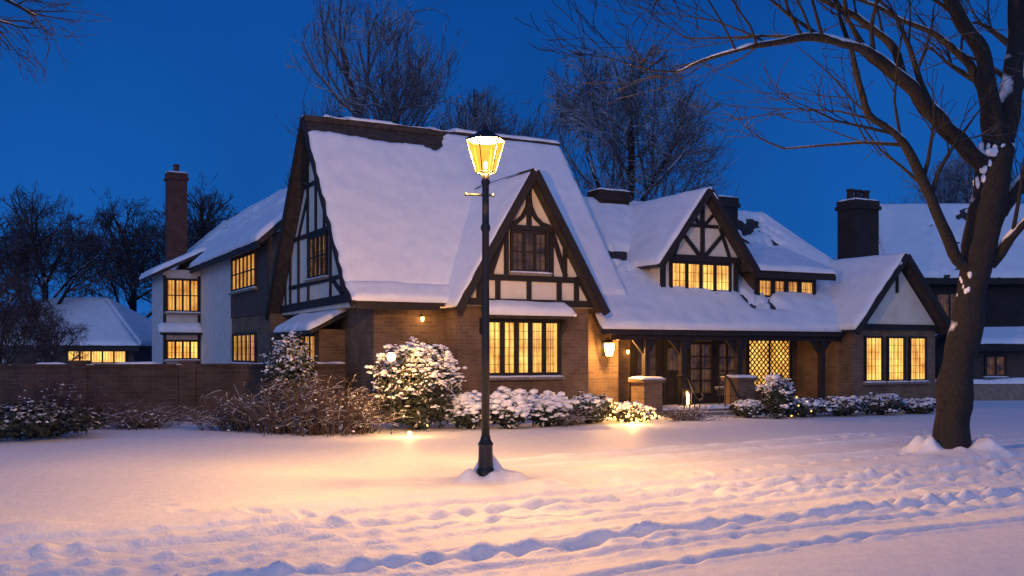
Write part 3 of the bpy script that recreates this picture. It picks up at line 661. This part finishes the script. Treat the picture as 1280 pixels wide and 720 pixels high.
# the big tree at the right
bt = empty('street_tree', (0,0,0), 0, 'large dark bare tree with a thick leaning trunk at the right by the road', 'tree')
def limb(pts): return [P(px, py, D) for px, py, D in pts]
LB = [([(1189,590,16),(1190,562,16),(1191,520,16),(1199,450,16),(1212,380,16),(1224,310,16),(1236,240,16),(1247,180,16)], [.50,.34,.27,.25,.25,.265,.27,.25], 20),
 ([(1247,190,16),(1262,130,16.1),(1268,60,16.2),(1275,-30,16.4),(1285,-140,16.7)], [.2,.17,.15,.13,.1], 12),
 ([(1245,195,16),(1236,120,15.8),(1228,70,15.7),(1205,30,15.5),(1178,-15,15.3),(1140,-90,15)], [.18,.15,.13,.11,.10,.07], 10),
 ([(1240,215,16),(1205,180,15.7),(1165,145,15.4),(1130,100,15.1),(1092,72,14.9),(1040,48,14.6),(975,50,14.3),(905,66,14.1),(845,90,14)], [.17,.135,.12,.11,.09,.07,.05,.032,.015], 9),
 ([(1225,345,16),(1198,325,15.9),(1172,270,15.6),(1150,215,15.4),(1125,175,15.2),(1085,140,15),(1068,85,14.8),(1050,20,14.7)], [.12,.095,.085,.075,.065,.055,.045,.03], 8),
 ([(1130,100,15.1),(1112,55,15.2),(1060,15,15.2),(990,-20,15.3)], [.08,.065,.05,.03], 7),
 ([(1248,265,16),(1275,225,16.1),(1310,180,16.3),(1350,120,16.5)], [.14,.11,.1,.07], 8),
 ([(1240,330,16),(1262,300,15.8),(1300,262,15.6),(1340,240,15.4)], [.1,.08,.06,.04], 8),
 ([(1262,130,16.1),(1290,70,16.3),(1330,10,16.5)], [.11,.09,.06], 7),
 ([(1236,120,15.8),(1190,60,16.2),(1140,30,16.5),(1075,0,16.9)], [.08,.06,.045,.03], 7)]
rg = random.Random(77); tb = MB(); acc = {}
snowb = MB()
for li, (pts, rads, n) in enumerate(LB):
    w = limb(pts)
    pp = []; rr = []
    for i in range(len(w)-1):
        p0, p1, p2, p3 = w[max(0,i-1)], w[i], w[i+1], w[min(len(w)-1,i+2)]
        for k in range(5):
            t = k/5; q = .5*((2*p1)+(p2-p0)*t+(2*p0-5*p1+4*p2-p3)*t*t+(3*p1-p0-3*p2+p3)*t**3)
            pp.append(q+Vector((noise.noise(q*2), noise.noise(q*2+Vector((5,5,5))), noise.noise(q*2+Vector((1,8,5)))*(li > 0)))*.06); rr.append((rads[i]*(1-t)+rads[i+1]*t)*(1+.2*noise.noise(q*2.5)))
    pp.append(w[-1]); rr.append(rads[-1]); o0 = len(tb.v); tb.tube(pp, rr, n)
    if li == 0:
        for vi in range(o0, len(tb.v)):
            v = Vector(tb.v[vi]); k = int((vi-o0)//n); c = pp[min(k, len(pp)-1)]; d = v-c
            tb.v[vi] = tuple(c+d*(1+.16*noise.noise(Vector((v.x*7, v.y*7, v.z*1.3)))))
        for i in range(9, len(pp)-1):
            for q in range(4):
                a = rg.uniform(2.9, 4.1); c = pp[i].lerp(pp[i+1], rg.random())
                if noise.noise(c*1.1+Vector((4,0,0))) < .05: continue
                ico(snowb, c+Vector((math.cos(a), math.sin(a), 0))*rr[i]*.95, rg.uniform(.02,.05), 1.8, i*7+q)
        continue
    run = []
    def flush():
        if len(run) > 2: snowb.tube([a for a,_ in run], [b*(.3 if j in (0,len(run)-1) else 1) for j,(_,b) in enumerate(run)], 7)
        run.clear()
    for i in range(1, len(pp)-1):
        dirv = (pp[i+1]-pp[i-1]).normalized()
        if abs(dirv.z) < .86 and noise.noise(pp[i]*1.9+Vector((li,0,0))) > -.05: run.append((pp[i]+Vector((0,0,rr[i]*.8)), rr[i]*.5*(1+.5*noise.noise(pp[i]*6))))
        else: flush()
    flush()
    m = len(pp); cnt = int(m*(.34 if li in (3,5) else .24))
    for c in range(cnt):
        i = rg.randint(int(m*.22), m-2); base = (pp[i+1]-pp[i]).normalized(); rv = Vector((rg.gauss(0,1), rg.gauss(0,.7), abs(rg.gauss(.3,.8)))); side = (rv-base*rv.dot(base)).normalized()
        nd = base*.75+side*.7+Vector((-.1,0,.18)); r_ = max(.018, rr[i]*rg.uniform(.28,.5))
        grow(acc, pp[i], nd, rg.uniform(.9,1.9), r_, 2, 4 if li in (2,4) else 5, rg, (0,0,4,4,2), .62, .10, .62, rmin=.007, sides=(8,7,6,5,4,3), wob=.12)
    grow(acc, pp[-1], (pp[-1]-pp[-2]), 1.2, rads[-1], 2, 5, rg, (0,0,5,4,2), .55, .07, .65, rmin=.007, wob=.12)
for px, py, r in ((1240,192,.09),(1247,186,.10),(1254,184,.08),(1222,340,.06),(1228,334,.06),(1246,262,.07)):
    for q in range(5): ico(snowb, P(px+rg.uniform(-4,4), py+rg.uniform(-3,3), 15.82), r*rg.uniform(.5,1), .7, px+q)
tb.build('trunk', 'bark', bt, True); acc_build(acc, (2,3,4,5), 'crown', 'twig', bt)
sl_ = snowb.build('branch_snow', 'roofsnow', bt, True); sl_['kind'] = 'stuff'
# branch reaching in at the top left
lt = empty('overhanging_tree', (0,0,0), 0, 'bare tree outside the left edge whose twigs hang into the top left corner', 'tree')
tb = MB(); acc = {}
tb.tube([P(-330,600,14),P(-325,300,14),P(-300,100,14),P(-290,-150,14)], [.35,.26,.22,.12], 10)
lb = [P(-300,100,14),P(-210,20,13.8),P(-110,-25,13.5),P(-50,-20,13.2),P(0,-5,13),P(45,20,12.8)]; rd = [.14,.1,.07,.05,.03,.015]; tb.tube(lb, rd, 7)
lb2 = [P(-110,-25,13.5),P(-60,5,13.4),P(-20,20,13.3),P(30,35,13.2)]; tb.tube(lb2, [.05,.035,.022,.012], 6)
rg = random.Random(9)
for L_ in (lb[2:], lb2):
    for i in range(len(L_)-1):
        for k in range(4):
            q = L_[i].lerp(L_[i+1], rg.random()); base = (L_[i+1]-L_[i]).normalized()
            grow(acc, q, base*.8+Vector((rg.gauss(0,.4), rg.gauss(0,.4), rg.gauss(-.1,.4))), rg.uniform(.4,.7), .014, 3, 5, rg, (0,0,0,4,3), .6, -.02, .6, rmin=.005)
tb.build('trunk', 'bark', lt, True); acc_build(acc, (3,4,5), 'crown', 'twig', lt)
# ---------------------------------------------------------------- shrubs
def bush(name, label, px, D, w, h, group=None, nleaf=2600, nsnow=80, seed=1, mat='leaf', leafs=.055, z0=0, dy=None, cat='shrub', ssz=(.07,.16), lights=0, gap=-.12, lsz=.016):
    rg = random.Random(seed); o = empty(name, (PX(px, D), D, 0), 0, label, cat, group)
    rx, ry, rz = w/2, (dy or w)/2, h/2
    def surf(k=1.0, zmin=-1):
        while True:
            v = Vector((rg.gauss(0,1), rg.gauss(0,1), rg.gauss(0,1))).normalized()
            if v.z >= zmin: break
        q = k*(1+.3*noise.noise(v*2.2+Vector((seed,3,1)))+.2*noise.noise(v*6+Vector((seed,0,0))))
        return v, Vector((v.x*rx*q, v.y*ry*q, rz+v.z*rz*q+z0))
    mb = MB(); sb = MB()
    for i in range(nleaf):
        v, p = surf(rg.uniform(.62,1.06)**.6)
        if p.z < .02: continue
        a = Vector((rg.gauss(0,1), rg.gauss(0,1), rg.gauss(0,.7))).normalized(); n = (v+Vector((rg.gauss(0,.5), rg.gauss(0,.5), rg.gauss(.3,.5)))).normalized()
        b = n.cross(a).normalized(); a = b.cross(n); s = leafs*rg.uniform(.6,1.5)
        mb.add([p-a*s, p-b*s*.45, p+a*s, p+b*s*.45], [(0,1,2,3)])
    mb.build('foliage', mat, o)
    mb = MB()
    for i in range(14):
        v, p = surf(.95 if i < 8 else 1.12, -.2); mb.tube([(rg.uniform(-.05,.05),rg.uniform(-.05,.05),-.05), p*.5+Vector((0,0,rz*.1)), p], [.02,.012,.005], 4)
    mb.build('stem', 'twig', o)
    mb = sb
    for i in range(nsnow):
        v, p = surf(1.0, .0 if i % 3 else -.5)
        if noise.noise(v*3+Vector((seed,7,0))) < gap: continue
        r = rg.uniform(*ssz)*(1 if v.z > .3 else .7)
        for q in range(5): ico(mb, p+Vector((rg.gauss(0,.75),rg.gauss(0,.75),rg.gauss(0,.2)))*r, r*rg.uniform(.25,.75), rg.uniform(.35,.6), seed+i+q)
    if nsnow: s_ = mb.build('snow_load', 'roofsnow', o, True); s_['kind'] = 'stuff'
    if lights:
        mb = MB()
        for i in range(lights):
            v, p = surf(1.05); 
            if p.y < .1: ico(mb, p, lsz, 1, i)
        s_ = mb.build('string_lights', 'string', o); s_['kind'] = 'stuff'
    return o
def twigs(name, label, px, D, w, h, group=None, n=170, seed=1, mat='drytwig', cat='shrub'):
    rg = random.Random(seed); o = empty(name, (PX(px, D), D, 0), 0, label, cat, group); a = MB()
    for i in range(n):
        x = rg.gauss(0, w*.17); y = rg.gauss(0, .22); hh = h*rg.uniform(.35,1.1)*(1-.45*(x/(w*.5))**2 if abs(x) < w*.5 else .5)
        l = Vector((x*.9+rg.gauss(0,.25), rg.gauss(0,.3), hh))
        p0 = Vector((x,y,-.02)); p1 = p0+l*.5+Vector((rg.gauss(0,.05),rg.gauss(0,.05),.06)); p2 = p0+l+Vector((rg.gauss(0,.1),rg.gauss(0,.1),-.06))
        a.tube([p0,p1,p2], [.010,.008,.004], 4, False)
        for k in range(7):
            q = p0.lerp(p2, rg.uniform(.3,.95)); e = q+Vector((rg.gauss(0,.16), rg.gauss(0,.16), rg.uniform(-.02,.2))); a.tube([q,(q+e)/2+Vector((0,0,.03)),e],[.006,.005,.003],3,False)
    c = MB()
    for i in range(int(n*.5)):
        x = rg.gauss(0, w*.2); ico(c, (x, rg.gauss(-.05,.25), h*rg.uniform(.1,.9)*(1-.4*min(1,abs(x)/(w*.5)))), rg.uniform(.015,.038), .5, i)
    s0_ = a.build('stem', mat, o); s0_['kind'] = 'stuff'; s_ = c.build('snow_load', 'roofsnow', o, True); s_['kind'] = 'stuff'; return o
bush('snowy_bush', 'big round snow covered bush with a lamp glowing in it, left of the front bay', 520, 20.7, 1.68, 1.75, None, 5000, 330, 3, dy=1.5, ssz=(.04,.13), gap=-.25, lights=10, lsz=.02)
GB = 'low snow capped shrubs under the front bay window'
bush('low_shrub', 'low snow capped shrub under the left of the bay window, left of the lamp post', 587, 20.9, .75, .66, GB, 1300, 90, 5, ssz=(.1,.22), gap=-.4)
bush('low_shrub', 'low snow capped shrub just right of the lamp post', 636, 21.0, .85, .72, GB, 1300, 90, 6, ssz=(.1,.22), gap=-.4)
bush('low_shrub', 'low snow capped shrub under the right of the bay window', 684, 21.6, .75, .64, GB, 1100, 80, 7, ssz=(.1,.2), gap=-.4)
bush('low_shrub', 'wider snowy shrub at the right corner of the front bay', 735, 22.4, 1.05, .65, GB, 1500, 30, 8, ssz=(.04,.1))
bush('low_shrub', 'low shrub with small lights left of the porch steps', 787, 22.6, 1.0, .45, 'lit shrubs by the porch', 1000, 16, 9, lights=190, lsz=.022)
bush('round_shrub', 'round snow topped shrub beside the right porch pier', 972, 24.3, .75, 1.0, None, 1500, 40, 10)
GR = 'low snowy shrubs in front of the right gable'
for i, (px, w, h, lt_) in enumerate([(935,.8,.4,0),(1000,1.3,.45,14),(1050,1.2,.45,0),(1100,1.2,.5,0),(1148,.9,.36,0)]):
    bush('low_shrub', ['low snowy shrub in front of the right porch pier','low snowy shrub with small lights right of the round shrub','low snowy shrub left of the three narrow lit windows','low snowy shrub below the three narrow lit windows','low snowy shrub at the right corner of the right gable'][i], px, 24.6+i*.4, w, h, GR, 1200, 34, 20+i, lights=lt_, ssz=(.04,.13))
bush('tall_shrub', 'tall dark shrub with snowy tips against the side bay of the gable end', 362, 21.8, 1.1, 2.0, None, 3300, 34, 30, ssz=(.03,.07))
bush('low_shrub', 'sprawling dark shrub dusted with snow at the left edge, in front of the garden wall', 35, 18.6, 2.5, .62, 'evergreen shrubs at the left', 3400, 50, 31, 'ever', ssz=(.02,.06))
twigs('twiggy_shrub', 'dark bare twiggy shrub at the left edge against the garden wall', 70, 20.6, 1.8, 1.15, None, 150, 32, 'darktwig')
GT = 'dry brown twiggy shrubs along the garden wall'
for i, (px, D, w, h) in enumerate([(180,20.9,1.2,.5),(300,20.4,1.5,.85),(350,19.8,1.6,1.1),(402,19.6,1.5,1.15),(446,19.9,1.1,.85)]):
    twigs('twiggy_shrub', ['leftmost dry brown twiggy shrub by the garden wall','second dry twiggy shrub from the left','dry twiggy shrub below the rear wing','tall dry twiggy shrub left of the brick corner','dry twiggy shrub at the brick corner, rightmost of the row'][i], px, D, w, h, GT, 100, 50+i)
for px, D, w, h, sd, lab in [(706,22.0,.9,.5,61,'small dry twiggy plant right of the snow capped shrubs'),(860,23.6,.9,.3,62,'small dry plant in front of the porch steps')]:
    twigs('dry_plant', lab, px, D, w, h, 'small dry plants by the house', 60, sd)
# garden lights
GL = 'small glowing garden lights'
for i, (px, D, lab, W) in enumerate([(512,19.2,'small garden light glowing in the snow in front of the big round bush',24),(790,21.8,'small garden light glowing in front of the shrub left of the porch steps',34),(489,19.68,'garden light shining at the upper left of the big round bush',110)]):
    o = empty('garden_light', (PX(px,D), D, 0), 0, lab, 'garden light', GL)
    z = 1.5 if i == 2 else .03; s_ = 2.2 if i == 2 else 1
    a = MB(); a.tube([(0,0,-.1),(0,0,z-.03*s_)],[.01,.01],8); a.lathe([(.045*s_,.045*s_),(.01,.07*s_)],(0,0,z),10); a.build('stake', 'iron', o)
    a = MB(); a.lathe([(.01*s_,-.04*s_),(.035*s_,-.02*s_),(.038*s_,.02*s_),(.02*s_,.04*s_)],(0,0,z),12); a.build('lamp_globe', 'orb', o, True)
    light('garden_glow', (0,-.22 if i == 2 else -.15,z+(.25 if i != 2 else .02)), W, WARM, .05, o)
o = empty('porch_lantern', (0,0,0), 0, 'small glowing lantern standing on the porch floor by the steps', 'lantern')
o.location = Vector((PX(437,22)+c28*8.98+s28*.4, 22+s28*8.98-c28*.4, .2)); o.scale = (1.3,)*3
a = MB(); a.box(-.1,-.1,0,.1,.1,.03); a.box(-.1,-.1,.3,.1,.1,.33); a.lathe([(.13,.33),(.03,.42)],(0,0,0),4,R(45))
for sx_ in (-.09,.09):
    for sy_ in (-.09,.09): a.tube([(sx_,sy_,.03),(sx_,sy_,.3)],[.01,.01],5)
a.build('frame', 'iron', o); a = MB(); a.lathe([(.05,.03),(.075,.1),(.075,.2),(.03,.28)],(0,0,0),10); a.build('candle', 'orb', o, True); light('lantern_glow', (0,-.2,.25), 8, WARM, .05, o)
# ---------------------------------------------------------------- garden wall
gwl = empty('garden_wall', (0,0,0), 0, 'brown brick garden wall running left from the house behind the shrubs', 'wall')
A = Vector((PX(-260,21.6), 21.6, 0)); B = Vector((PX(432,23.2), 23.2, 0)); d = B-A; L = d.length; ang = math.atan2(d.y, d.x)
gwl.location = A; gwl.rotation_euler = (0,0,ang)
mb = MB(); mb.box(0,0,-.3,L,.25,1.27); mb.build('wall', 'brick_garden', gwl)
mb = MB(); mb.box(0,-.04,1.27,L,.29,1.33); mb.build('coping', 'brick_garden', gwl)
mb = MB(); mb.snowquad((0,-.02,1.33),(L,-.02,1.33),(L,.27,1.33),(0,.27,1.33), .04, .08, lambda u,v,p: ss(-.15,.15,noise.noise(p*.9)+.4*noise.noise(p*3))*.9); mb.build('wall_snow', 'roofsnow', gwl, True)
for i in range(5):
    x = L*(i+.5)/5; mb = MB(); mb.box(x-.18,-.05,-.3,x+.18,.3,1.36); mb.box(x-.2,-.07,1.36,x+.2,.32,1.41); mb.build('pier', 'brick_garden', gwl)
# ---------------------------------------------------------------- neighbours
def simple_house(name, label, x0, x1, y0, y1, ze, zr_, wmat, wins, hip=0, rz=0, bare=None):
    o = empty(name, ((x0+x1)/2, y0, 0), rz, label, 'house'); w = (x1-x0)/2; dp = y1-y0
    mb = MB(); mb.box(-w,0,-.3,w,dp,ze); mb.build('wall', wmat, o)
    mb = MB(); a, b, c, d_ = (-w-.4,-.4,ze-.05),(w+.4,-.4,ze-.05),(w+.4-hip,dp/2,zr_),(-w-.4+hip,dp/2,zr_); e, f = (w+.4,dp+.4,ze-.05),(-w-.4,dp+.4,ze-.05)
    mb.slab([a,b,c,d_], .15); mb.slab([f,e,c,d_], .15)
    if hip: mb.slab([b,e,c], .15); mb.slab([a,f,d_], .15)
    else: mb.prism([(-w,.05,ze),(-w,dp-.05,ze),(-w,dp/2,zr_-.15)],(.2,0,0)); mb.prism([(w-.2,.05,ze),(w-.2,dp-.05,ze),(w-.2,dp/2,zr_-.15)],(.2,0,0))
    r = mb.build('roof', 'shingle', o); mb = MB(); mb.snowquad(a,b,c,d_, .12, .2, bare, seed=x0); mb.snowquad(f,e,c,d_, .2, .5, seed=x0)
    if hip: mb.snowquad(b,e,Vector(c)+Vector((0,.05,0)),Vector(c)-Vector((0,.05,0)), .12, .2); mb.snowquad(a,f,Vector(d_)+Vector((0,.05,0)),Vector(d_)-Vector((0,.05,0)), .12, .2)
    mb.build('roof_snow', 'roofsnow', r, True)
    mb = MB(); mb.box(-w-.4,-.44,ze-.32,w+.4,-.36,ze-.1); mb.build('fascia', 'timber', r)
    for (u, z, ww, hh, cols, pn) in wins: window((u,0,z), FX, FN, ww, hh, cols, pn, 0, .08, 0, parent=o)
    return o
simple_house('garage', 'low garage with snowy hipped roof and lit window strip beyond the garden wall', PX(-60,46), PX(168,46), 46, 54, 1.95, 4.3, 'board', [(1.1,1.05,2.8,.65,5,'pane')], hip=3.4)
simple_house('neighbour_house', 'dark neighbouring house with a broad snowy roof behind the big tree', PX(1118,42), PX(1450,42), 42, 51, 4.75, 8.5, 'brick_dark', [(-3.9,2.9,1.2,1.2,2,'pane_dim'),(.6,2.9,1.2,1.2,2,'pane_dim')], hip=.9, bare=lambda u,v,p: ss(.3,.42,noise.noise(p*.8)+.4*noise.noise(p*3)))
simple_house('shed', 'low outbuilding with a snow covered roof at the right edge beyond the big tree', PX(1218,36), PX(1380,36), 36, 39, 1.95, 2.5, 'board', [(-2.0,.7,.8,.8,2,'pane_dim')])
lw = empty('low_wall', (PX(1168,33), 33, 0), R(4), 'low snow capped stone wall between the right gable and the outbuilding', 'wall')
mb = MB(); mb.box(0,0,-.3,3.6,.3,.55); mb.build('wall', 'stone', lw); mb = MB(); mb.snowquad((-.02,-.03,.55),(3.62,-.03,.55),(3.62,.33,.55),(-.02,.33,.55), .16, .1); mb.build('wall_snow', 'roofsnow', lw, True)
# far treeline, one mass
rg = random.Random(8); mb = MB()
for i in range(2600):
    a = rg.uniform(-1.0, 1.0); D = rg.uniform(75, 110); x = math.tan(a)*D; h = (3.5+2.2*noise.noise(Vector((x*.07,1,0)))+1.4*noise.noise(Vector((x*.3,5,0))))*rg.uniform(.5,1.15)
    l = Vector((rg.gauss(0,.9), rg.gauss(0,.9), h)); p = Vector((x,D,0)); mb.tube([p,p+l*.5,p+l],[.12,.07,.03],3,False)
    for k in range(5):
        q = p+l*rg.uniform(.2,.95); e = q+Vector((rg.gauss(0,1),rg.gauss(0,1),rg.uniform(.2,1.4))); mb.tube([q,e],[.05,.02],3,False)
tl_ = mb.build('treeline', 'darktwig', None); tag(tl_, 'far dark line of bare trees on the horizon behind the houses', 'trees', None, 'stuff')
